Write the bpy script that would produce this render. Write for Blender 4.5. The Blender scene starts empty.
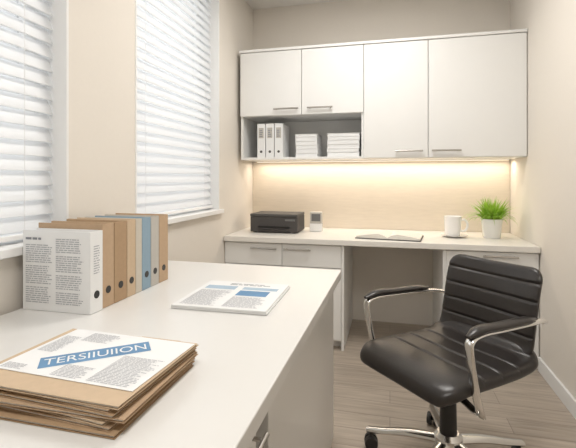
import bpy, bmesh, math, random
from mathutils import Vector, Matrix
random.seed(7)
scene = bpy.context.scene
try:
    scene.view_settings.view_transform = 'Standard'
except Exception:
    pass
COL = scene.collection

# ------------------------------------------------------------ materials
def lin(c):
    out = []
    for v in c:
        v = v / 255.0
        out.append(v / 12.92 if v <= 0.04045 else ((v + 0.055) / 1.055) ** 2.4)
    return out

def mat(name, rgb, rough=0.5, metal=0.0, var=0.03, scale=12.0, stretch=(1, 1, 1), bump=0.0, emit=None, trans=0.0, coat=0.0):
    m = bpy.data.materials.new(name)
    m.use_nodes = True
    nt = m.node_tree
    b = nt.nodes["Principled BSDF"]
    c = lin(rgb)
    tc = nt.nodes.new("ShaderNodeTexCoord")
    mp = nt.nodes.new("ShaderNodeMapping")
    mp.inputs["Scale"].default_value = stretch
    nz = nt.nodes.new("ShaderNodeTexNoise")
    nz.inputs["Scale"].default_value = scale
    nz.inputs["Detail"].default_value = 4
    mx = nt.nodes.new("ShaderNodeMix")
    mx.data_type = 'RGBA'
    mx.inputs[6].default_value = [min(1, x * (1 - var)) for x in c] + [1]
    mx.inputs[7].default_value = [min(1, x * (1 + var)) for x in c] + [1]
    nt.links.new(tc.outputs["Object"], mp.inputs["Vector"])
    nt.links.new(mp.outputs["Vector"], nz.inputs["Vector"])
    nt.links.new(nz.outputs["Fac"], mx.inputs[0])
    nt.links.new(mx.outputs[2], b.inputs["Base Color"])
    b.inputs["Roughness"].default_value = rough
    b.inputs["Metallic"].default_value = metal
    if coat:
        b.inputs["Coat Weight"].default_value = coat
    if bump:
        bp = nt.nodes.new("ShaderNodeBump")
        bp.inputs["Strength"].default_value = bump
        bp.inputs["Distance"].default_value = 0.002
        nt.links.new(nz.outputs["Fac"], bp.inputs["Height"])
        nt.links.new(bp.outputs["Normal"], b.inputs["Normal"])
    if emit:
        b.inputs["Emission Color"].default_value = lin(emit[0]) + [1]
        b.inputs["Emission Strength"].default_value = emit[1]
    if trans:
        out = nt.nodes["Material Output"]
        tr = nt.nodes.new("ShaderNodeBsdfTranslucent")
        tr.inputs["Color"].default_value = c + [1]
        ms = nt.nodes.new("ShaderNodeMixShader")
        ms.inputs[0].default_value = trans
        nt.links.new(b.outputs[0], ms.inputs[1])
        nt.links.new(tr.outputs[0], ms.inputs[2])
        nt.links.new(ms.outputs[0], out.inputs["Surface"])
    return m

def floor_mat():
    m = bpy.data.materials.new("wood_plank_floor")
    m.use_nodes = True
    nt = m.node_tree
    b = nt.nodes["Principled BSDF"]
    tc = nt.nodes.new("ShaderNodeTexCoord")
    br = nt.nodes.new("ShaderNodeTexBrick")
    br.inputs["Color1"].default_value = lin((190, 178, 164)) + [1]
    br.inputs["Color2"].default_value = lin((173, 161, 148)) + [1]
    br.inputs["Mortar"].default_value = lin((140, 129, 118)) + [1]
    br.inputs["Scale"].default_value = 1.0
    br.inputs["Mortar Size"].default_value = 0.0014
    br.inputs["Brick Width"].default_value = 1.1
    br.inputs["Row Height"].default_value = 0.13
    nt.links.new(tc.outputs["Object"], br.inputs["Vector"])
    mp = nt.nodes.new("ShaderNodeMapping")
    mp.inputs["Scale"].default_value = (1.5, 22, 1)
    nz = nt.nodes.new("ShaderNodeTexNoise")
    nz.inputs["Scale"].default_value = 2.5
    nz.inputs["Detail"].default_value = 8
    nz.inputs["Distortion"].default_value = 0.6
    nt.links.new(tc.outputs["Object"], mp.inputs["Vector"])
    nt.links.new(mp.outputs["Vector"], nz.inputs["Vector"])
    rp = nt.nodes.new("ShaderNodeValToRGB")
    rp.color_ramp.elements[0].position = 0.3
    rp.color_ramp.elements[0].color = (0.70, 0.68, 0.66, 1)
    rp.color_ramp.elements[1].position = 0.7
    rp.color_ramp.elements[1].color = (1.08, 1.08, 1.08, 1)
    nt.links.new(nz.outputs["Fac"], rp.inputs["Fac"])
    mx = nt.nodes.new("ShaderNodeMix")
    mx.data_type = 'RGBA'
    mx.blend_type = 'MULTIPLY'
    mx.inputs[0].default_value = 0.85
    nt.links.new(br.outputs["Color"], mx.inputs[6])
    nt.links.new(rp.outputs["Color"], mx.inputs[7])
    nt.links.new(mx.outputs[2], b.inputs["Base Color"])
    b.inputs["Roughness"].default_value = 0.42
    return m

M_wall = mat("painted_wall_cream", (230, 224, 215), 0.85, var=0.015, scale=60, bump=0.05)
M_ceil = mat("ceiling_paint", (232, 229, 224), 0.9, var=0.01)
M_trim = mat("white_trim_paint", (240, 240, 239), 0.5, var=0.01)
M_floor = floor_mat()
M_splash = mat("travertine_panel", (231, 221, 206), 0.5, var=0.08, scale=9, stretch=(1, 1, 7), bump=0.1)
M_cab = mat("cabinet_white_laminate", (238, 238, 236), 0.38, var=0.008)
M_count = mat("countertop_laminate", (234, 231, 225), 0.3, var=0.012, scale=40)
M_desk = mat("desk_white_laminate", (228, 227, 224), 0.28, var=0.008, scale=30)
M_metal = mat("brushed_nickel", (190, 186, 181), 0.30, 1.0, var=0.04, scale=40)
M_chrome = mat("polished_chrome", (232, 231, 229), 0.15, 1.0, var=0.01)
M_blind = mat("blind_slat_white", (244, 245, 246), 0.5, var=0.005, trans=0.36)
M_kraft = mat("kraft_cardboard", (188, 161, 132), 0.8, var=0.08, scale=70, bump=0.1)
M_kraft2 = mat("kraft_cardboard_pale", (202, 179, 151), 0.8, var=0.07, scale=70, bump=0.1)
M_kraft3 = mat("kraft_cardboard_dark", (174, 146, 115), 0.8, var=0.08, scale=70, bump=0.1)
M_paper = mat("white_paper", (236, 237, 237), 0.8, var=0.01)
M_paper2 = mat("cream_paper_edges", (230, 225, 216), 0.85, var=0.06, scale=30, stretch=(1, 1, 30))
M_ink = mat("grey_print", (180, 182, 187), 0.8)
M_inkd = mat("dark_print", (138, 141, 148), 0.8)
M_blue = mat("blue_print", (104, 147, 186), 0.6, var=0.3, scale=10)
M_blue2 = mat("pale_blue_print", (172, 193, 210), 0.6, var=0.15, scale=25)
M_bblue = mat("blue_binder_cloth", (142, 166, 183), 0.7, var=0.05, scale=60)
M_bgrey = mat("grey_binder_cloth", (190, 186, 179), 0.7, var=0.05, scale=60)
M_bbeige = mat("beige_binder_cloth", (202, 195, 182), 0.7, var=0.05, scale=60)
M_black = mat("black_plastic", (44, 43, 43), 0.45, var=0.1, scale=40)
M_prn = mat("dark_grey_printer_plastic", (70, 67, 66), 0.6, var=0.06, scale=40)
M_blackg = mat("black_gloss_plastic", (30, 30, 31), 0.3, var=0.05)
M_grey = mat("dark_grey_plastic", (84, 82, 80), 0.6, var=0.05)
M_leather = mat("black_leather", (44, 40, 38), 0.32, var=0.12, scale=90, bump=0.12)
M_ceram = mat("white_ceramic", (240, 239, 237), 0.2, var=0.01, coat=0.3)
M_soil = mat("potting_soil", (60, 45, 32), 0.95, var=0.4, scale=80)
M_leaf = mat("grass_leaf_green", (158, 198, 74), 0.5, var=0.3, scale=30, trans=0.35)
M_screen = mat("grey_screen", (112, 112, 112), 0.35)
M_led = mat("warm_led_diffuser", (255, 240, 215), 0.5, emit=((255, 240, 220), 0.8))
M_fill = mat("fill_panel_diffuser", (255, 250, 240), 0.5, emit=((255, 246, 234), 1.5))  # glow of the fill panels added on the ceiling

def glass_mat():
    m = bpy.data.materials.new("window_glass")
    m.use_nodes = True
    nt = m.node_tree
    b = nt.nodes["Principled BSDF"]
    out = nt.nodes["Material Output"]
    b.inputs["Roughness"].default_value = 0.02
    t = nt.nodes.new("ShaderNodeBsdfTransparent")
    f = nt.nodes.new("ShaderNodeFresnel")
    ms = nt.nodes.new("ShaderNodeMixShader")
    nt.links.new(f.outputs[0], ms.inputs[0])
    nt.links.new(t.outputs[0], ms.inputs[1])
    nt.links.new(b.outputs[0], ms.inputs[2])
    nt.links.new(ms.outputs[0], out.inputs["Surface"])
    return m
M_glass = glass_mat()

# ------------------------------------------------------------ mesh helpers
def finish(name, bm, m, parent=None, smooth=False, loc=None, rot=None):
    me = bpy.data.meshes.new(name)
    bmesh.ops.recalc_face_normals(bm, faces=bm.faces[:])
    bm.to_mesh(me)
    bm.free()
    me.materials.append(m)
    if smooth:
        for p in me.polygons:
            p.use_smooth = True
    ob = bpy.data.objects.new(name, me)
    COL.objects.link(ob)
    if parent:
        ob.parent = parent
    if loc:
        ob.location = loc
    if rot:
        ob.rotation_euler = rot
    return ob

def merge(bm, b2):
    vm = {}
    for v in b2.verts:
        vm[v] = bm.verts.new(v.co)
    for f in b2.faces:
        try:
            bm.faces.new([vm[v] for v in f.verts])
        except ValueError:
            pass
    b2.free()

def add_box(bm, lo, hi, bev=0.0, seg=2):
    b2 = bmesh.new()
    bmesh.ops.create_cube(b2, size=1)
    s = [hi[i] - lo[i] for i in range(3)]
    c = [(hi[i] + lo[i]) / 2 for i in range(3)]
    for v in b2.verts:
        v.co = Vector((v.co.x * s[0] + c[0], v.co.y * s[1] + c[1], v.co.z * s[2] + c[2]))
    if bev > 0:
        bev = min(bev, min(s) * 0.45)
        bmesh.ops.bevel(b2, geom=b2.edges[:], offset=bev, segments=seg, affect='EDGES', profile=0.5)
    merge(bm, b2)

def boxes(name, lst, m, parent=None, bev=0.0015, seg=2, loc=None, rot=None, smooth=False):
    bm = bmesh.new()
    for lo, hi in lst:
        add_box(bm, lo, hi, bev, seg)
    return finish(name, bm, m, parent, smooth, loc, rot)

def add_cyl(bm, p0, p1, r0, r1=None, seg=20):
    r1 = r0 if r1 is None else r1
    p0 = Vector(p0); p1 = Vector(p1)
    d = (p1 - p0).normalized()
    a = d.orthogonal().normalized()
    b = d.cross(a)
    A = []; B = []
    for i in range(seg):
        t = 2 * math.pi * i / seg
        o = a * math.cos(t) + b * math.sin(t)
        A.append(bm.verts.new(p0 + o * r0))
        B.append(bm.verts.new(p1 + o * r1))
    for i in range(seg):
        j = (i + 1) % seg
        bm.faces.new([A[i], A[j], B[j], B[i]])
    bm.faces.new(A[::-1]); bm.faces.new(B)

def lathe(bm, prof, seg=36, center=(0, 0, 0)):
    rings = []
    cx, cy, cz = center
    for r, z in prof:
        if r < 1e-6:
            rings.append([bm.verts.new((cx, cy, cz + z))])
        else:
            rings.append([bm.verts.new((cx + r * math.cos(2 * math.pi * i / seg), cy + r * math.sin(2 * math.pi * i / seg), cz + z)) for i in range(seg)])
    for k in range(len(rings) - 1):
        a, b = rings[k], rings[k + 1]
        for i in range(seg):
            j = (i + 1) % seg
            if len(a) == 1 and len(b) == 1:
                continue
            if len(a) == 1:
                bm.faces.new([a[0], b[i], b[j]])
            elif len(b) == 1:
                bm.faces.new([a[i], a[j], b[0]])
            else:
                bm.faces.new([a[i], a[j], b[j], b[i]])

def catmull(pts, n=8):
    P = [Vector(p) for p in pts]
    P = [P[0] * 2 - P[1]] + P + [P[-1] * 2 - P[-2]]
    out = []
    for i in range(1, len(P) - 2):
        for k in range(n):
            t = k / n
            a, b, c, d = P[i - 1], P[i], P[i + 1], P[i + 2]
            out.append(0.5 * ((2 * b) + (c - a) * t + (2 * a - 5 * b + 4 * c - d) * t * t + (3 * b - a - 3 * c + d) * t ** 3))
    out.append(P[-2])
    return out

def add_tube(bm, pts, rx, ry=None, seg=14, n=8, ref=(1, 0, 0), taper=None):
    ry = ry or rx
    path = catmull(pts, n)
    ref = Vector(ref)
    rings = []
    for i, p in enumerate(path):
        t = (path[min(i + 1, len(path) - 1)] - path[max(i - 1, 0)]).normalized()
        a = (ref - t * ref.dot(t)).normalized()
        b = t.cross(a)
        s = 1.0 if taper is None else taper(i / (len(path) - 1))
        rings.append([bm.verts.new(p + a * (rx * s * math.cos(2 * math.pi * k / seg)) + b * (ry * s * math.sin(2 * math.pi * k / seg))) for k in range(seg)])
    for i in range(len(rings) - 1):
        for k in range(seg):
            j = (k + 1) % seg
            bm.faces.new([rings[i][k], rings[i][j], rings[i + 1][j], rings[i + 1][k]])
    bm.faces.new(rings[0][::-1]); bm.faces.new(rings[-1])

def thing(name, label, cat, loc=(0, 0, 0), rz=0.0, group=None):
    e = bpy.data.objects.new(name, None)
    e.empty_display_size = 0.05
    COL.objects.link(e)
    e.location = loc
    e.rotation_euler = (0, 0, rz)
    e["label"] = label
    e["category"] = cat
    if group:
        e["group"] = group
    return e

def tag(o, label, cat, group=None):
    o["label"] = label; o["category"] = cat
    if group: o["group"] = group
    return o

def struct(o):
    o["kind"] = "structure"
    return o

def handle(parent, c, length, axis='x', out=(0, -1, 0), r=0.0062, stand=0.024):
    """bar handle centred on face point c, bar along axis, standing off in 'out'."""
    bm = bmesh.new()
    c = Vector(c); o = Vector(out)
    ax = Vector((1, 0, 0)) if axis == 'x' else Vector((0, 1, 0))
    b0 = c + o * stand
    add_cyl(bm, b0 - ax * length / 2, b0 + ax * length / 2, r, seg=14)
    for s in (-1, 1):
        q = c + ax * s * (length / 2 - 0.018)
        add_cyl(bm, q, q + o * stand, r * 0.8, seg=10)
    ob = finish("handle", bm, M_metal, parent, True)
    ob["label"] = "brushed nickel bar handle"
    return ob

def quad(bm, o, ux, uy, x0, y0, x1, y1):
    vs = [bm.verts.new(o + ux * x + uy * y) for x, y in ((x0, y0), (x1, y0), (x1, y1), (x0, y1))]
    bm.faces.new(vs)

def words(name, parent, o, ux, uy, w, h, rows, m, seed=1, fill=0.5, ragged=0.25, x0=0, y0=0, skip=()):
    rnd = random.Random(seed)
    bm = bmesh.new()
    o = Vector(o); ux = Vector(ux).normalized(); uy = Vector(uy).normalized()
    pitch = h / rows
    for r in range(rows):
        y = y0 + h - (r + 1) * pitch
        x = 0.0
        lim = w * (1 - rnd.random() * ragged)
        if r in skip:
            continue
        while x < lim:
            l = rnd.uniform(0.8, 3.4) * pitch
            if x + l > lim: l = lim - x
            if l > 0.0008:
                quad(bm, o, ux, uy, x0 + x, y, x0 + x + l, y + pitch * fill)
            x += l + pitch * 0.4
    return finish(name, bm, m, parent)

def text_mesh(name, parent, s, m, matrix, w, h):
    cu = bpy.data.curves.new(name + "_c", 'FONT')
    cu.body = s
    cu.size = 1
    tmp = bpy.data.objects.new("tmp", cu)
    COL.objects.link(tmp)
    bpy.context.view_layer.update()
    dg = bpy.context.evaluated_depsgraph_get()
    me = bpy.data.meshes.new_from_object(tmp.evaluated_get(dg))
    bpy.data.objects.remove(tmp)
    xs = [v.co.x for v in me.vertices]; ys = [v.co.y for v in me.vertices]
    x0, x1, y0, y1 = min(xs), max(xs), min(ys), max(ys)
    for v in me.vertices:
        v.co = Vector(((v.co.x - x0) / (x1 - x0) * w, (v.co.y - y0) / (y1 - y0) * h, 0))
    me.transform(matrix)
    me.materials.clear(); me.materials.append(m)
    ob = bpy.data.objects.new(name, me)
    COL.objects.link(ob)
    ob.parent = parent
    return ob

# ------------------------------------------------------------ dimensions
H = 1.165
XL, XR, YB, YF, ZC = -1.162, 0.882, 3.45, -1.7, 2.635
WINS = [(0.32, 1.303), (1.72, 2.705)]
WZ0, WZ1 = 0.935, 2.52

# ------------------------------------------------------------ room shell
struct(boxes("floor", [((XL - 0.2, YF - 0.1, -0.1), (XR + 0.1, YB + 0.1, 0))], M_floor, bev=0))
struct(boxes("ceiling", [((XL - 0.2, YF - 0.1, ZC), (XR + 0.1, YB + 0.1, ZC + 0.1))], M_ceil, bev=0))
struct(boxes("wall_back", [((XL, YB, 0), (XR + 0.1, YB + 0.1, ZC))], M_wall, bev=0))
struct(boxes("wall_right", [((XR, YF, 0), (XR + 0.1, YB, ZC))], M_wall, bev=0))
struct(boxes("wall_front", [((XL, YF - 0.1, 0), (XR + 0.1, YF, ZC))], M_wall, bev=0))
(a0, a1), (b0, b1) = WINS
wl = [((XL - 0.2, YF - 0.1, 0), (XL, YB + 0.1, WZ0)),
      ((XL - 0.2, YF - 0.1, WZ1), (XL, YB + 0.1, ZC)),
      ((XL - 0.2, YF - 0.1, WZ0), (XL, a0, WZ1)),
      ((XL - 0.2, a1, WZ0), (XL, b0, WZ1)),
      ((XL - 0.2, b1, WZ0), (XL, YB + 0.1, WZ1))]
struct(boxes("wall_left", wl, M_wall, bev=0))
struct(boxes("baseboard_right", [((XR - 0.014, YF, 0), (XR, 2.80, 0.085))], M_trim, bev=0.003))
struct(boxes("baseboard_left", [((XL, 1.93, 0), (XL + 0.014, 2.80, 0.085))], M_trim, bev=0.003))

for i, (y0, y1) in enumerate(WINS):
    xo = XL - 0.19
    fr = 0.045
    w = bpy.data.objects.new("window_%d" % (i + 1), None)
    COL.objects.link(w); struct(w)
    w.location = (XL - 0.1, (y0 + y1) / 2, WZ0)
    L = []
    cx, cy, cz = w.location
    def sub(lo, hi):
        return ((lo[0] - cx, lo[1] - cy, lo[2] - cz), (hi[0] - cx, hi[1] - cy, hi[2] - cz))
    t = 0.012
    L.append(sub((xo, y0, WZ0), (XL + 0.004, y0 + t, WZ1)))
    L.append(sub((xo, y1 - t, WZ0), (XL + 0.004, y1, WZ1)))
    L.append(sub((xo, y0, WZ1 - t), (XL + 0.004, y1, WZ1)))
    f = boxes("window_lining", L, M_trim, w, bev=0.002)
    S = [sub((xo, y0 + t, WZ0), (xo + 0.05, y0 + t + fr, WZ1 - t)), sub((xo, y1 - t - fr, WZ0), (xo + 0.05, y1 - t, WZ1 - t)),
         sub((xo, y0 + t + fr, WZ0), (xo + 0.05, y1 - t - fr, WZ0 + fr)), sub((xo, y0 + t + fr, WZ1 - t - fr), (xo + 0.05, y1 - t - fr, WZ1 - t))]
    boxes("window_frame", S, M_trim, w, bev=0.003)
    boxes("window_pane", [sub((xo + 0.02, y0 + t + fr, WZ0 + fr), (xo + 0.026, y1 - t - fr, WZ1 - t - fr))], M_glass, w, bev=0)
    struct(boxes("trim_%d" % (i + 1), [((XL - 0.14, y0 + 0.0125, WZ0 - 0.0), (XL - 0.0, y1 - 0.0125, WZ0 + 0.012)),
                                      ((XL + 0.0005, y0 - 0.03, WZ0 - 0.016), (XL + 0.028, y1 + 0.03, WZ0 + 0.012))], M_trim, bev=0.003))
    # blind
    bx = XL - 0.062
    bl = thing("venetian_blind", "white venetian blind with wide tilted slats hanging in window recess", "blind", (bx, (y0 + y1) / 2, WZ0 + 0.013), 0, "venetian blinds on the windows")
    hw = (y1 - y0) / 2 - 0.018
    top = WZ1 - 0.014 - (WZ0 + 0.013)
    boxes("headrail", [((-0.025, -hw, top - 0.05), (0.025, hw, top))], M_trim, bl, bev=0.003)
    boxes("bottom_rail", [((-0.025, -hw, 0.010), (0.025, hw, 0.028))], M_trim, bl, bev=0.004)
    bm = bmesh.new()
    z = 0.062
    ang = math.radians(65)
    while z < top - 0.06:
        sec = []
        for k in range(7):
            s = -1 + k / 3.0
            c0 = 0.0290 * s
            cr = 0.0022 * (1 - s * s)
            xx = c0 * math.cos(ang) + cr * math.sin(ang)
            zz = -c0 * math.sin(ang) + cr * math.cos(ang)
            sec.append((xx, zz))
        th = 0.0034
        A = []
        for yy in (-hw, hw):
            up = [bm.verts.new((x, yy, z + q)) for x, q in sec]
            dn = [bm.verts.new((x - th * math.sin(ang), yy, z + q - th * math.cos(ang))) for x, q in sec]
            A.append((up, dn))
        (u0, d0), (u1, d1) = A
        for k in range(6):
            bm.faces.new([u0[k], u0[k + 1], u1[k + 1], u1[k]])
            bm.faces.new([d0[k], d1[k], d1[k + 1], d0[k + 1]])
            bm.faces.new([u0[k], d0[k], d0[k + 1], u0[k + 1]])
            bm.faces.new([u1[k], u1[k + 1], d1[k + 1], d1[k]])
        bm.faces.new([u0[0], u1[0], d1[0], d0[0]])
        bm.faces.new([u0[6], d0[6], d1[6], u1[6]])
        z += 0.0520
    finish("slats", bm, M_blind, bl, False)
    for yy in (-hw * 0.72, hw * 0.72):
        bm = bmesh.new()
        add_cyl(bm, (0.0225, yy, 0.02), (0.0225, yy, top - 0.02), 0.0010, seg=6)
        finish("ladder_cord", bm, M_trim, bl, True)
    ld = bpy.data.lights.new("daylight", 'AREA')
    ld.shape = 'RECTANGLE'
    ld.energy = 19
    ld.color = (0.96, 0.985, 1.0)
    lo = bpy.data.objects.new("daylight", ld)
    COL.objects.link(lo)
    lo.location = (XL - 0.62, (y0 + y1) / 2, (WZ0 + WZ1) / 2 + 0.1)
    lo.rotation_euler = (0, math.radians(-90), 0)
    ld.size, ld.size_y = WZ1 - WZ0 + 0.5, y1 - y0 + 0.3

# ------------------------------------------------------------ upper wall cabinets
UB, UT, UF = 1.305, 2.128, 3.05
xa, xb, xm, xn = -1.126, -0.183, -0.641, 0.258
YK = YB - 0.002
ca = thing("wall_cabinet", "white wall cabinet with two doors above an open niche holding binders", "cabinet", (xa, YK, UB), 0)
def rel(o, lo, hi):
    l = o.location
    return ((lo[0] - l[0], lo[1] - l[1], lo[2] - l[2]), (hi[0] - l[0], hi[1] - l[1], hi[2] - l[2]))
nz = 1.640
boxes("body", [rel(ca, (xa, UF, UB), (xa + 0.018, YK, UT)), rel(ca, (xb - 0.018, UF, UB), (xb - 0.0005, YK, UT)),
               rel(ca, (xa + 0.018, UF, UB), (xb - 0.018, YK, UB + 0.018)),
               rel(ca, (xa + 0.018, UF + 0.02, nz), (xb - 0.018, YK, nz + 0.018)),
               rel(ca, (xa + 0.018, UF + 0.02, UT - 0.018), (xb - 0.018, YK, UT)),
               rel(ca, (xa + 0.018, YK - 0.01, UB + 0.018), (xb - 0.018, YK, UT - 0.018))], M_cab, ca)
for x0, x1, hx in ((xa + 0.001, xm - 0.002, -0.757), (xm + 0.002, xb - 0.0025, -0.50)):
    d = boxes("door", [rel(ca, (x0, UF - 0.018, nz), (x1, UF - 0.001, UT - 0.002))], M_cab, ca, bev=0.0025)
    handle(d, rel(ca, (hx, UF - 0.018, nz + 0.045), (0, 0, 0))[0], 0.19)
cb = thing("wall_cabinet", "white wall cabinet with two tall flat doors against side wall", "cabinet", (xb, YK, UB), 0)
boxes("body", [rel(cb, (xb, UF, UB), (xb + 0.018, YK, UT)), rel(cb, (XR - 0.022, UF, UB), (XR - 0.004, YK, UT)),
               rel(cb, (xb + 0.018, UF, UB), (XR - 0.022, YK, UB + 0.018)), rel(cb, (xb + 0.018, UF, UT - 0.018), (XR - 0.022, YK, UT)),
               rel(cb, (xb + 0.018, YK - 0.01, UB + 0.018), (XR - 0.022, YK, UT - 0.018))], M_cab, cb)
for x0, x1, hx in ((xb + 0.0015, xn - 0.002, 0.128), (xn + 0.002, XR - 0.005, 0.375)):
    d = boxes("door", [rel(cb, (x0, UF - 0.018, UB + 0.004), (x1, UF - 0.001, UT - 0.002))], M_cab, cb, bev=0.0025)
    handle(d, rel(cb, (hx, UF - 0.018, UB + 0.05), (0, 0, 0))[0], 0.19)
tag(boxes("cabinet_top_board", [((xa - 0.006, UF - 0.028, UT + 0.0005), (XR - 0.003, YK, UT + 0.020))], M_cab, bev=0.002),
    "long white capping board lying on the wall cabinets", "board")

# under cabinet light
LY = 3.345
lt = thing("under_cabinet_light", "slim warm led strip light fixed under wall cabinets", "light", (-0.12, LY, UB), 0)
boxes("housing", [((-0.97, -0.02, -0.006), (0.97, 0.02, 0))], M_trim, lt, bev=0.001)
boxes("diffuser", [((-0.965, -0.016, -0.010), (0.965, 0.016, -0.006))], M_led, lt, bev=0.001)
ld = bpy.data.lights.new("led_light", 'AREA')
ld.shape = 'RECTANGLE'; ld.size = 1.96; ld.size_y = 0.08
ld.energy = 4.6; ld.color = (1.0, 0.865, 0.715)
lo = bpy.data.objects.new("led_light", ld); COL.objects.link(lo)
lo.location = (-0.12, LY, UB - 0.013)

# backsplash + countertop + base cabinets
tag(boxes("backsplash_panel", [((XL + 0.002, YB - 0.009, 0.7505), (XR - 0.003, YB - 0.001, UB - 0.002))], M_splash, bev=0.001),
    "beige travertine backsplash panel above the counter", "wall panel")
CF = 2.78
tag(boxes("countertop", [((XL + 0.003, CF, 0.712), (XR - 0.003, YB - 0.010, 0.75))], M_count, bev=0.003),
    "long cream laminate worktop spanning the alcove", "countertop")
bfY = CF + 0.022
def base_unit(x0, x1, fl, fr_, label):
    """fl / fr_ : whether the left / right side panel runs forward to the front face"""
    o = thing("base_cabinet", label, "cabinet", (x0, YK, 0), 0)
    L = [rel(o, (x0 + 0.018, bfY + 0.020, 0.06), (x1 - 0.018, YK, 0.711)),
         rel(o, (x0 + 0.018, bfY + 0.07, 0), (x1 - 0.018, YK, 0.06)),
         rel(o, (x0, bfY if fl else bfY + 0.02, 0.0), (x0 + 0.018, YK, 0.711)),
         rel(o, (x1 - 0.018, bfY if fr_ else bfY + 0.02, 0.0), (x1, YK, 0.711))]
    boxes("body", L, M_cab, o, bev=0.001)
    return o
bL = base_unit(XL + 0.003, -0.300, False, True, "white base cabinet with two drawers over doors")
for x0, x1, hx in ((XL + 0.005, -0.733, -0.86), (-0.729, -0.320, -0.62)):
    d = boxes("drawer", [rel(bL, (x0, bfY, 0.553), (x1, bfY + 0.018, 0.706))], M_cab, bL, bev=0.0025)
    handle(d, rel(bL, (hx, bfY, 0.672), (0, 0, 0))[0], 0.19)
    d = boxes("door", [rel(bL, (x0, bfY, 0.066), (x1, bfY + 0.018, 0.549))], M_cab, bL, bev=0.0025)
    handle(d, rel(bL, (hx, bfY, 0.50), (0, 0, 0))[0], 0.19)
bR = base_unit(0.328, XR - 0.004, True, False, "white base cabinet with stacked drawers beside knee space")
for z0, z1 in ((0.553, 0.706), (0.31, 0.549), (0.066, 0.306)):
    d = boxes("drawer", [rel(bR, (0.348, bfY, z0), (XR - 0.006, bfY + 0.018, z1))], M_cab, bR, bev=0.0025)
    handle(d, rel(bR, (0.66, bfY, z1 - 0.026), (0, 0, 0))[0], 0.20)

# ------------------------------------------------------------ desk
DX0, DX1, DY0, DY1, DZ = XL + 0.003, -0.213, 0.12, 1.876, 0.75
dk = thing("desk", "large white laminate desk with drawer pedestal under the windows", "desk", (DX1, DY1, 0), math.radians(-0.8))
def dr(lo, hi):
    return ((lo[0] - DX1, lo[1] - DY1, lo[2]), (hi[0] - DX1, hi[1] - DY1, hi[2]))
boxes("desktop", [dr((DX0 + 0.028, DY0, DZ - 0.038), (DX1, DY1, DZ))], M_desk, dk, bev=0.003)
boxes("pedestal", [dr((-0.80, 0.14, 0.0), (DX1 - 0.044, 0.768, DZ - 0.039))], M_desk, dk, bev=0.002)
boxes("support_cabinet", [dr((-0.95, 0.88, 0.0), (DX1 - 0.034, 1.866, DZ - 0.080)),
                          dr((-0.95, 0.89, DZ - 0.080), (DX1 - 0.080, 1.60, DZ - 0.039)),
                          dr((-0.95, 1.60, DZ - 0.080), (DX1 - 0.034, 1.866, DZ - 0.039))], M_desk, dk, bev=0.002)
for z0, z1 in ((0.52, 0.704), (0.29, 0.515), (0.03, 0.285)):
    d = boxes("drawer", [dr((DX1 - 0.043, 0.15, z0), (DX1 - 0.023, 0.766, z1))], M_desk, dk, bev=0.002)
    handle(d, dr((DX1 - 0.023, 0.655, z1 - 0.016), (0, 0, 0))[0], 0.17, 'y', (1, 0, 0), 0.005, 0.030)

# ------------------------------------------------------------ binders
def binder(loc, W, T, Hh, m, label, rz=0, hole=True, group="binders standing on the desk", lab=None):
    o = thing("ring_binder", label, "binder", loc, rz, group)
    t = 0.003
    boxes("cover", [((0, 0, 0), (W - t, t, Hh)), ((0, T - t, 0), (W - t, T, Hh)), ((W - t, 0, 0), (W, T, Hh))], m, o, bev=0.001)
    boxes("pages", [((0.012, t + 0.002, 0.004), (W - 0.012, T - t - 0.003, Hh - 0.008))], M_paper2, o, bev=0.0005)
    if hole:
        bm = bmesh.new()
        r = min(0.012, T * 0.26)
        zc = 0.055
        add_cyl(bm, (W - 0.0005, T / 2, zc), (W + 0.0012, T / 2, zc), r, seg=24)
        finish("finger_hole", bm, M_blackg, o)
    if lab:
        boxes("spine_label", [((W, T * 0.16, Hh * 0.52), (W + 0.0007, T * 0.84, Hh * 0.9))], lab, o, bev=0)
    return o
zt = DZ + 0.0008
X0 = -1.128
bw = 0.245
wb = binder((X0 - 0.0, 1.075, zt), bw + 0.004, 0.056, 0.250, M_paper, "white ring binder with a printed text cover")
words("cover_text", wb, (0.012, -0.0008, 0.221), (1, 0, 0), (0, 0, 1), 0.06, 0.010, 1, M_inkd, 3, 0.7, 0.1)
words("cover_text", wb, (0.012, -0.0008, 0.025), (1, 0, 0), (0, 0, 1), 0.100, 0.185, 28, M_ink, 5, 0.45, 0.2, skip=(9, 19))
words("cover_text", wb, (0.125, -0.0008, 0.025), (1, 0, 0), (0, 0, 1), 0.100, 0.205, 31, M_ink, 6, 0.45, 0.2, skip=(7, 16, 24))
words("spine_text", wb, (bw + 0.0046, 0.014, 0.12), (0, 1, 0), (0, 0, 1), 0.028, 0.09, 12, M_ink, 8, 0.42, 0.2)
binder((X0, 1.135, zt), bw, 0.056, 0.267, M_kraft, "brown kraft ring binder with black finger hole")
binder((X0, 1.194, zt), bw, 0.066, 0.267, M_kraft3, "brown kraft ring binder with black finger hole")
binder((X0, 1.263, zt), bw, 0.048, 0.268, M_kraft2, "brown kraft ring binder with black finger hole")
binder((X0, 1.314, zt), bw, 0.036, 0.266, M_bbeige, "slim beige ring binder", hole=False)
binder((X0, 1.353, zt), bw, 0.055, 0.266, M_bblue, "light blue ring binder between beige and grey binders")
binder((X0, 1.411, zt), bw, 0.054, 0.266, M_bgrey, "grey ring binder beside the blue binder")
binder((X0, 1.468, zt), bw, 0.066, 0.266, M_kraft, "brown kraft ring binder at the end of the row")

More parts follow.
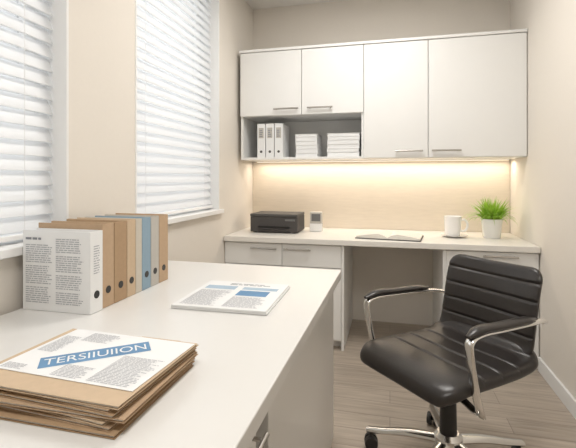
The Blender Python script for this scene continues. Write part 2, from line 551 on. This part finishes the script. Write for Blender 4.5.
# ------------------------------------------------------------ folders stack
fc = Vector((-0.590, 0.722, 0))
zz = DZ + 0.0008
rot0 = math.radians(-3)
offs = [(0.000, -0.014, 2.6), (-0.006, 0.000, -0.5), (-0.010, 0.006, -3.2), (0.008, -0.006, 3.4), (0.000, 0.0, -0.4), (-0.006, 0.006, -1.8), (0.004, 0.0, 1.0)]
mats = [M_kraft3, M_kraft, M_kraft2, M_kraft, M_kraft3, M_kraft, M_kraft2]
for (ox, oy, rr), mm in zip(offs, mats):
    f = thing("file_folder", "brown kraft file folder in a stack on the desk", "folder", (fc.x + ox, fc.y + oy, zz), rot0 + math.radians(rr), "stacked kraft folders on the desk")
    w, d = 0.168, 0.135
    bm = bmesh.new()
    add_box(bm, (-w, -d, 0), (w, d, 0.0012), 0.0004, 1)
    add_box(bm, (-w, -d, 0.0052), (w, d - 0.006, 0.0064), 0.0004, 1)
    add_box(bm, (-w, -d, 0.0012), (-w + 0.0013, d - 0.006, 0.0052), 0.0003, 1)
    add_box(bm, (w * 0.1, d, 0.0), (w * 0.7, d + 0.008, 0.0012), 0.0004, 1)
    finish("cover", bm, mm, f)
    boxes("paper_sheets", [((-w + 0.006, -d + 0.003, 0.0013), (w - 0.004, d - 0.008, 0.0051))], M_paper2, f, bev=0.0005)
    zz += 0.0069
pg = thing("document", "printed white page with blue title banner lying on folders", "paper", (-0.580, 0.740, zz), math.radians(-3))
boxes("sheet", [((-0.158, -0.106, 0), (0.158, 0.106, 0.0012))], M_paper, pg, bev=0.0003)
zs = 0.0016
a = math.radians(41)
ux = Vector((math.cos(a), math.sin(a), 0)); uy = Vector((-math.sin(a), math.cos(a), 0))
bm = bmesh.new()
oo = Vector((-0.008, -0.001, zs)) - ux * 0.104 - uy * 0.026
tp = oo + ux * 0.008 + uy * 0.011
Rm = Matrix.Translation((tp.x, tp.y, zs + 0.0004)) @ Matrix.Rotation(a, 4, 'Z')
quad(bm, oo, ux, uy, 0, 0, 0.208, 0.052)
finish("title_banner", bm, M_blue, pg)
text_mesh("title_text", pg, "TERSIIUIION", M_paper, Rm, 0.192, 0.030)
words("printed_text", pg, (-0.098, 0.050, zs), (1, 0, 0), (0, 1, 0), 0.080, 0.046, 10, M_ink, 11, 0.45)
words("printed_text", pg, (-0.148, -0.018, zs), (1, 0, 0), (0, 1, 0), 0.046, 0.084, 17, M_ink, 12, 0.45)
words("printed_text", pg, (-0.150, -0.099, zs), (1, 0, 0), (0, 1, 0), 0.052, 0.022, 5, M_ink, 16, 0.45)
words("printed_text", pg, (-0.030, -0.099, zs), (1, 0, 0), (0, 1, 0), 0.070, 0.046, 10, M_ink, 18, 0.45)
words("printed_text", pg, (0.052, -0.098, zs), (1, 0, 0), (0, 1, 0), 0.096, 0.110, 23, M_ink, 14, 0.45)

# ------------------------------------------------------------ brochure
br = thing("brochure", "printed brochure with grey columns and blue picture on desk", "brochure", (-0.522, 1.358, DZ + 0.0008), math.radians(1.0))
boxes("pages", [((-0.158, -0.162, 0), (0.160, 0.160, 0.0070)), ((-0.156, -0.164, 0.0071), (0.157, 0.157, 0.0128))], M_paper, br, bev=0.0012)
zb = 0.0132
words("printed_text", br, (-0.138, -0.145, zb), (1, 0, 0), (0, 1, 0), 0.12, 0.175, 24, M_ink, 21, 0.45)
words("printed_text", br, (0.005, -0.145, zb), (1, 0, 0), (0, 1, 0), 0.13, 0.110, 15, M_ink, 22, 0.45)
words("heading_text", br, (-0.06, 0.108, zb), (1, 0, 0), (0, 1, 0), 0.18, 0.026, 2, M_inkd, 23, 0.5, 0.3)
O = Vector((0, 0, zb))
EX, EY = Vector((1, 0, 0)), Vector((0, 1, 0))
bm = bmesh.new()
quad(bm, O, EX, EY, 0.005, -0.022, 0.115, 0.040)
finish("blue_picture", bm, M_blue, br)
bm = bmesh.new()
quad(bm, O, EX, EY, -0.135, 0.045, -0.02, 0.09)
quad(bm, O, EX, EY, 0.005, 0.052, 0.135, 0.085)
finish("pale_blue_picture", bm, M_blue2, br)

# ------------------------------------------------------------ niche contents
zn = UB + 0.0188
for i in range(3):
    T = 0.064
    o = thing("office_binder", "white box binder with dark spine label in cabinet niche", "binder", (-1.003 + i * 0.070, 3.08, zn), 0, "white binders in the cabinet niche")
    boxes("cover", [((0, 0, 0), (T, 0.22, 0.262))], M_paper, o, bev=0.003)
    boxes("spine_label", [((0.012, -0.001, 0.15), (T - 0.012, 0.0, 0.23))], M_bgrey, o, bev=0)
    words("spine_text", o, (0.018, -0.0014, 0.16), (1, 0, 0), (0, 0, 1), T - 0.036, 0.06, 4, M_inkd, 30 + i, 0.5, 0.2)
    bm = bmesh.new()
    add_cyl(bm, (T / 2, 0.0005, 0.045), (T / 2, -0.0015, 0.045), 0.010, seg=20)
    finish("finger_hole", bm, M_grey, o)
def stack(xc, w, hs, lab):
    z = zn
    for k, h in enumerate(hs):
        dx = random.uniform(-0.004, 0.004); dy = random.uniform(0, 0.006)
        o = thing("paper_ream", lab, "paper", (xc + dx, 3.075 + dy, z), 0, "white paper bundles in the cabinet niche")
        boxes("paper_block", [((-w / 2, 0.002, 0), (w / 2, 0.22, h - 0.0045))], M_paper, o, bev=0.0015)
        boxes("cover_sheet", [((-w / 2 - 0.003, 0, h - 0.0043), (w / 2 + 0.003, 0.222, h - 0.0006))], M_trim, o, bev=0.001)
        z += h
stack(-0.612, 0.165, (0.030, 0.034, 0.026, 0.030, 0.034, 0.020), "small white paper bundle stacked in cabinet niche")
stack(-0.337, 0.235, (0.034, 0.028, 0.030, 0.034, 0.026, 0.022), "wide white paper bundle stacked in cabinet niche")

# ------------------------------------------------------------ printer
zc = 0.7508
pr = thing("printer", "compact black desktop printer on the counter", "printer", (-0.85, 3.00, zc), 0)
boxes("body", [((-0.184, 0.004, 0.006), (0.184, 0.27, 0.122))], M_prn, pr, bev=0.006, seg=3)
boxes("lid", [((-0.184, 0.0, 0.1225), (0.184, 0.270, 0.143))], M_grey, pr, bev=0.004, seg=3)
boxes("paper_slot", [((-0.125, 0.001, 0.040), (0.125, 0.006, 0.052))], M_blackg, pr, bev=0.001)
boxes("output_tray", [((-0.12, -0.012, 0.031), (0.12, 0.004, 0.036))], M_prn, pr, bev=0.002)
boxes("control_panel", [((0.09, 0.000, 0.092), (0.165, 0.006, 0.106))], M_screen, pr, bev=0.001)
for s in (-1, 1):
    boxes("foot", [((s * 0.153 - 0.012, 0.02, 0), (s * 0.153 + 0.012, 0.25, 0.008))], M_blackg, pr, bev=0.001)

dv = thing("desk_device", "small grey and white block device on counter", "device", (-0.555, 3.16, zc), math.radians(4))
boxes("base", [((-0.048, 0, 0), (0.048, 0.075, 0.062))], M_ceram, dv, bev=0.004, seg=3)
boxes("body", [((-0.046, 0.004, 0.0625), (0.046, 0.072, 0.150))], M_bgrey, dv, bev=0.004, seg=3)
boxes("screen", [((-0.034, 0.002, 0.080), (0.034, 0.0045, 0.136))], M_screen, dv, bev=0.0005)

# open notebook
nb = thing("open_notebook", "open notebook with white pages and dark cover on counter", "notebook", (0.0, 2.985, zc), math.radians(-8))
boxes("cover", [((-0.216, -0.138, 0), (0.216, 0.138, 0.005))], M_grey, nb, bev=0.001)
for s in (-1, 1):
    bm = bmesh.new()
    n = 16
    top = []; bot = []
    for yy in (-0.132, 0.132):
        r1 = []; r0 = []
        for k in range(n + 1):
            u = k / n
            x = s * 0.210 * u
            zt2 = 0.0125 + 0.030 * math.sin(min(1, u * 2.6) * math.pi * 0.5) * (1.0 - u) ** 0.7 + 0.002
            r1.append(bm.verts.new((x, yy, zt2)))
            r0.append(bm.verts.new((x, yy, 0.0054)))
        top.append(r1); bot.append(r0)
    for k in range(n):
        bm.faces.new([top[0][k], top[0][k + 1], top[1][k + 1], top[1][k]])
        bm.faces.new([bot[0][k], bot[1][k], bot[1][k + 1], bot[0][k + 1]])
        for q in (0, 1):
            bm.faces.new([top[q][k], bot[q][k], bot[q][k + 1], top[q][k + 1]])
    bm.faces.new([top[0][n], bot[0][n], bot[1][n], top[1][n]])
    bm.faces.new([top[0][0], top[1][0], bot[1][0], bot[0][0]])
    pb = finish("page_block", bm, M_paper2, nb)

# saucer + mug
sc = bmesh.new()
lathe(sc, [(0, 0.0), (0.045, 0.0), (0.048, 0.003), (0.088, 0.012), (0.090, 0.0145), (0.086, 0.0145), (0.046, 0.007), (0, 0.006)])
saucer = tag(finish("saucer", sc, M_ceram, None, True, (0.440, 3.12, zc)), "round white saucer under the coffee mug", "saucer")
mg = thing("coffee_mug", "white ceramic mug standing on a saucer", "mug", (0.430, 3.12, zc + 0.0078), math.radians(180))
bm = bmesh.new()
K = 1.10
lathe(bm, [(r * K, z * K) for r, z in [(0, 0.0), (0.036, 0.0), (0.043, 0.006), (0.050, 0.035), (0.052, 0.118), (0.0535, 0.124), (0.051, 0.126), (0.048, 0.120), (0.046, 0.035), (0.038, 0.010), (0, 0.008)]])
finish("cup", bm, M_ceram, mg, True)
bm = bmesh.new()
add_tube(bm, [(x * K, y * K, z * K) for x, y, z in [(-0.048, 0, 0.100), (-0.070, 0, 0.104), (-0.086, 0, 0.085), (-0.086, 0, 0.055), (-0.072, 0, 0.034), (-0.047, 0, 0.032)]], 0.006, 0.008, ref=(0, 1, 0))
finish("handle", bm, M_ceram, mg, True)

# potted grass
pl = thing("potted_grass", "bright green grass plant in a white tapered pot", "potted plant", (0.685, 3.13, zc), 0)
bm = bmesh.new()
lathe(bm, [(0, 0), (0.052, 0), (0.055, 0.004), (0.068, 0.125), (0.069, 0.132), (0.064, 0.132), (0.060, 0.112), (0, 0.110)], 40)
finish("pot", bm, M_ceram, pl, True)
bm = bmesh.new()
lathe(bm, [(0, 0.1105), (0.0595, 0.1115), (0.0605, 0.114), (0.04, 0.120), (0, 0.122)], 24)
finish("soil", bm, M_soil, pl, True)
bm = bmesh.new()
for i in range(300):
    th = random.uniform(0, 2 * math.pi)
    r0 = 0.052 * math.sqrt(random.random())
    lean = random.uniform(0.2, 2.0) * (0.35 + r0 / 0.052 * 0.65)
    L = random.uniform(0.11, 0.182)
    w = random.uniform(0.0040, 0.0068)
    p = Vector((r0 * math.cos(th), r0 * math.sin(th), 0.116))
    d = Vector((math.cos(th), math.sin(th), 0))
    tw = random.uniform(-0.9, 0.9)
    side = Vector((-math.sin(th + tw), math.cos(th + tw), 0))
    prev = None
    n = 6
    ang = lean * 0.42
    for k in range(n + 1):
        u = k / n
        ww = w * (0.55 + 0.45 * math.sin(u * math.pi)) * (1 - u ** 2.2) + 0.0002
        l = bm.verts.new(p - side * ww); r = bm.verts.new(p + side * ww)
        if prev:
            bm.faces.new([prev[0], prev[1], r, l])
        prev = (l, r)
        p = p + (d * math.sin(ang) + Vector((0, 0, 1)) * math.cos(ang)) * (L / n)
        ang += lean * 0.20
finish("leaves", bm, M_leaf, pl, False)

# ------------------------------------------------------------ office chair
CA = 133.0
ch = thing("office_chair", "black leather office chair with chrome arms on five casters", "chair", (0.225, 1.755, 0), math.radians(CA))
def pad(name, prof, W, T, grooves, parent, m, curve=0.0, wfun=None, endr=0.06, gd=0.006, rings=160, seg=40, gw=0.010):
    """loft a padded cushion along a (y,z) profile; top/front side carries cross channels"""
    path = catmull([(0, y, z) for y, z in prof], 24)
    cum = [0]
    for i in range(1, len(path)):
        cum.append(cum[-1] + (path[i] - path[i - 1]).length)
    tot = cum[-1]
    bm = bmesh.new()
    R = []
    for q in range(rings + 1):
        s = tot * q / rings
        i = max(j for j in range(len(cum)) if cum[j] <= s + 1e-9)
        i = min(i, len(path) - 2)
        f = (s - cum[i]) / (cum[i + 1] - cum[i])
        p = path[i].lerp(path[i + 1], f)
        a = path[max(i - 3, 0)]; b = path[min(i + 4, len(path) - 1)]
        t = (b - a).normalized()
        nrm = Vector((1, 0, 0)).cross(t).normalized()
        e = min(s, tot - s)
        k = min(1, e / endr)
        ww = (W if wfun is None else W * wfun(q / rings)) - endr * (1 - math.sqrt(max(0, 1 - (1 - k) ** 2)))
        k2 = min(1, (e + 0.0015) / (T * 0.5))
        tt = T / 2 * math.sqrt(max(0.0, 1 - (1 - k2) ** 2))
        g = 0
        for gg in grooves:
            dd = abs(q / rings - gg) * tot
            if dd < gw:
                g = max(g, (1 - dd / gw) ** 1.2)
        ring = []
        for j in range(seg):
            ph = 2 * math.pi * j / seg
            cx = math.copysign(abs(math.cos(ph)) ** 0.5, math.cos(ph))
            sn = math.copysign(abs(math.sin(ph)) ** 0.7, math.sin(ph))
            x = ww * cx
            off = tt * sn
            if sn > 0:
                off -= gd * g * min(1, sn * 1.5)
            c2 = curve * (x / W) ** 2
            ring.append(bm.verts.new(p + Vector((x, 0, 0)) + nrm * (off + c2)))
        R.append(ring)
    for q in range(rings):
        for j in range(seg):
            k = (j + 1) % seg
            bm.faces.new([R[q][j], R[q][k], R[q + 1][k], R[q + 1][j]])
    bm.faces.new(R[0][::-1]); bm.faces.new(R[-1])
    return finish(name, bm, m, parent, True)
sprof = [(0.262, 0.408), (0.246, 0.436), (0.17, 0.450), (0.0, 0.445), (-0.13, 0.445), (-0.205, 0.460), (-0.246, 0.512)]
seat = pad("seat", sprof[::-1], 0.238, 0.076, [0.32, 0.50, 0.68], ch, M_leather, curve=0.014, endr=0.080, gd=0.0045, gw=0.010)
bprof = [(-0.212, 0.448), (-0.246, 0.505), (-0.268, 0.60), (-0.290, 0.70), (-0.322, 0.802)]
back = pad("backrest", bprof[::-1], 0.214, 0.048, [0.17, 0.35, 0.53, 0.71], ch, M_leather, curve=0.038, endr=0.055, gd=0.006, gw=0.010)
bm = bmesh.new()
add_tube(bm, [(0, -0.02, 0.378), (0, -0.16, 0.378), (0, -0.27, 0.403), (0, -0.316, 0.50), (0, -0.322, 0.62)], 0.028, 0.007)
finish("back_bracket", bm, M_black, ch, True)
boxes("tilt_mechanism", [((-0.10, -0.10, 0.352), (0.10, 0.12, 0.404))], M_black, ch, bev=0.012, seg=3)
for s in (-1, 1):
    ar = bmesh.new()
    xs = 0.252 * s
    dy = -0.038
    add_tube(ar, [(0.205 * s, -0.292, 0.605), (0.232 * s, -0.240, 0.628), (0.248 * s, -0.15, 0.640), (xs, 0.06 + dy, 0.648), (xs, 0.190 + dy, 0.652), (xs, 0.240 + dy, 0.634),
                  (xs, 0.236 + dy, 0.575), (xs, 0.212 + dy, 0.47), (xs, 0.190 + dy, 0.400), (0.235 * s, 0.165 + dy, 0.372), (0.18 * s, 0.10, 0.366), (0.08 * s, 0.06, 0.366)], 0.017, 0.008, ref=(1, 0, 0.02))
    arm = finish("armrest", ar, M_chrome, ch, True)
    arm["label"] = "chrome loop armrest frame"
    bm = bmesh.new()
    add_tube(bm, [(0.249 * s, -0.16, 0.653), (xs, -0.07, 0.659), (xs, 0.05, 0.664), (xs, 0.18 + dy, 0.669), (xs, 0.250 + dy, 0.655)], 0.023, 0.012, seg=18, ref=(1, 0, 0.02),
             taper=lambda t: 0.35 + 0.65 * min(1, math.sin(math.pi * min(max(t, 0.02), 0.98)) * 2.2))
    finish("arm_pad", bm, M_leather, arm, True)
bm = bmesh.new()
add_cyl(bm, (0, 0, 0.14), (0, 0, 0.30), 0.034, 0.030, seg=24)
finish("gas_lift_cover", bm, M_black, ch, True)
bm = bmesh.new()
add_cyl(bm, (0, 0, 0.295), (0, 0, 0.358), 0.018, seg=20)
finish("gas_lift_rod", bm, M_chrome, ch, True)
bm = bmesh.new()
lathe(bm, [(0, 0.085), (0.042, 0.085), (0.054, 0.095), (0.054, 0.142), (0.040, 0.158), (0, 0.158)], 30)
finish("hub", bm, M_chrome, ch, True)
bm = bmesh.new()
add_tube(bm, [(0.06, 0.03, 0.374), (0.16, 0.04, 0.369), (0.21, 0.04, 0.361)], 0.005)
finish("lever", bm, M_black, ch, True)
for k in range(5):
    wa = math.radians(167 + 72 * k) - math.radians(CA)
    d = Vector((math.cos(wa), math.sin(wa), 0))
    bm = bmesh.new()
    side = Vector((-d.y, d.x, 0))
    add_tube(bm, [d * 0.03 + Vector((0, 0, 0.124)), d * 0.15 + Vector((0, 0, 0.112)), d * 0.26 + Vector((0, 0, 0.089)), d * 0.330 + Vector((0, 0, 0.078))], 0.029, 0.016, ref=side,
             taper=lambda t: 1.0 - 0.38 * t)
    leg = finish("leg", bm, M_chrome, ch, True)
    cbm = bmesh.new()
    c = d * 0.312
    ca2 = wa + random.uniform(-0.8, 0.8)
    ax = Vector((-math.sin(ca2), math.cos(ca2), 0))
    for s in (-1, 1):
        add_cyl(cbm, c + ax * s * 0.006 + Vector((0, 0, 0.0295)), c + ax * s * 0.025 + Vector((0, 0, 0.0295)), 0.0290, 0.0265, seg=26)
    add_cyl(cbm, c + Vector((0, 0, 0.03)), c + Vector((0, 0, 0.072)), 0.009, seg=12)
    add_cyl(cbm, c - ax * 0.02 + Vector((0, 0, 0.0295)), c + ax * 0.02 + Vector((0, 0, 0.0295)), 0.008, seg=12)
    cs = finish("caster", cbm, M_black, leg, True)

for ob in bpy.data.objects:
    if ob.type == 'MESH' and any(p.use_smooth for p in ob.data.polygons):
        try:
            ob.data.set_sharp_from_angle(angle=math.radians(40))
        except Exception:
            pass

# ------------------------------------------------------------ ceiling panels added out of view as interior fill
for y in (0.1, 2.10):
    cl = thing("ceiling_fill_panel", "square warm white panel added out of view on the ceiling as fill light", "fill light", (-0.14, y, ZC), 0, "added fill light panels")
    boxes("fill_frame", [((-0.32, -0.32, -0.02), (0.32, 0.32, -0.001))], M_trim, cl, bev=0.003)
    boxes("diffuser", [((-0.30, -0.30, -0.024), (0.30, 0.30, -0.0205))], M_fill, cl, bev=0)
    ld = bpy.data.lights.new("fill_light", 'AREA')
    ld.shape = 'SQUARE'; ld.size = 0.6
    ld.energy = 19.5 if y > 1 else 18; ld.color = (1.0, 0.974, 0.942)
    lo = bpy.data.objects.new("fill_light", ld); COL.objects.link(lo)
    lo.location = (-0.14, y, ZC - 0.03)

w = bpy.data.worlds.new("daylight_world")
scene.world = w
w.use_nodes = True
bg = w.node_tree.nodes["Background"]
bg.inputs["Color"].default_value = (0.95, 0.98, 1.0, 1)
bg.inputs["Strength"].default_value = 0.95

cd = bpy.data.cameras.new("camera")
cam = bpy.data.objects.new("camera", cd)
COL.objects.link(cam)
cam.location = (0, 0, H)
cam.rotation_euler = (math.radians(90), 0, math.radians(13.8))
cd.sensor_width = 36
cd.lens = 415 / 576 * 36
cd.shift_y = -46 / 576
cd.clip_start = 0.02
scene.camera = cam
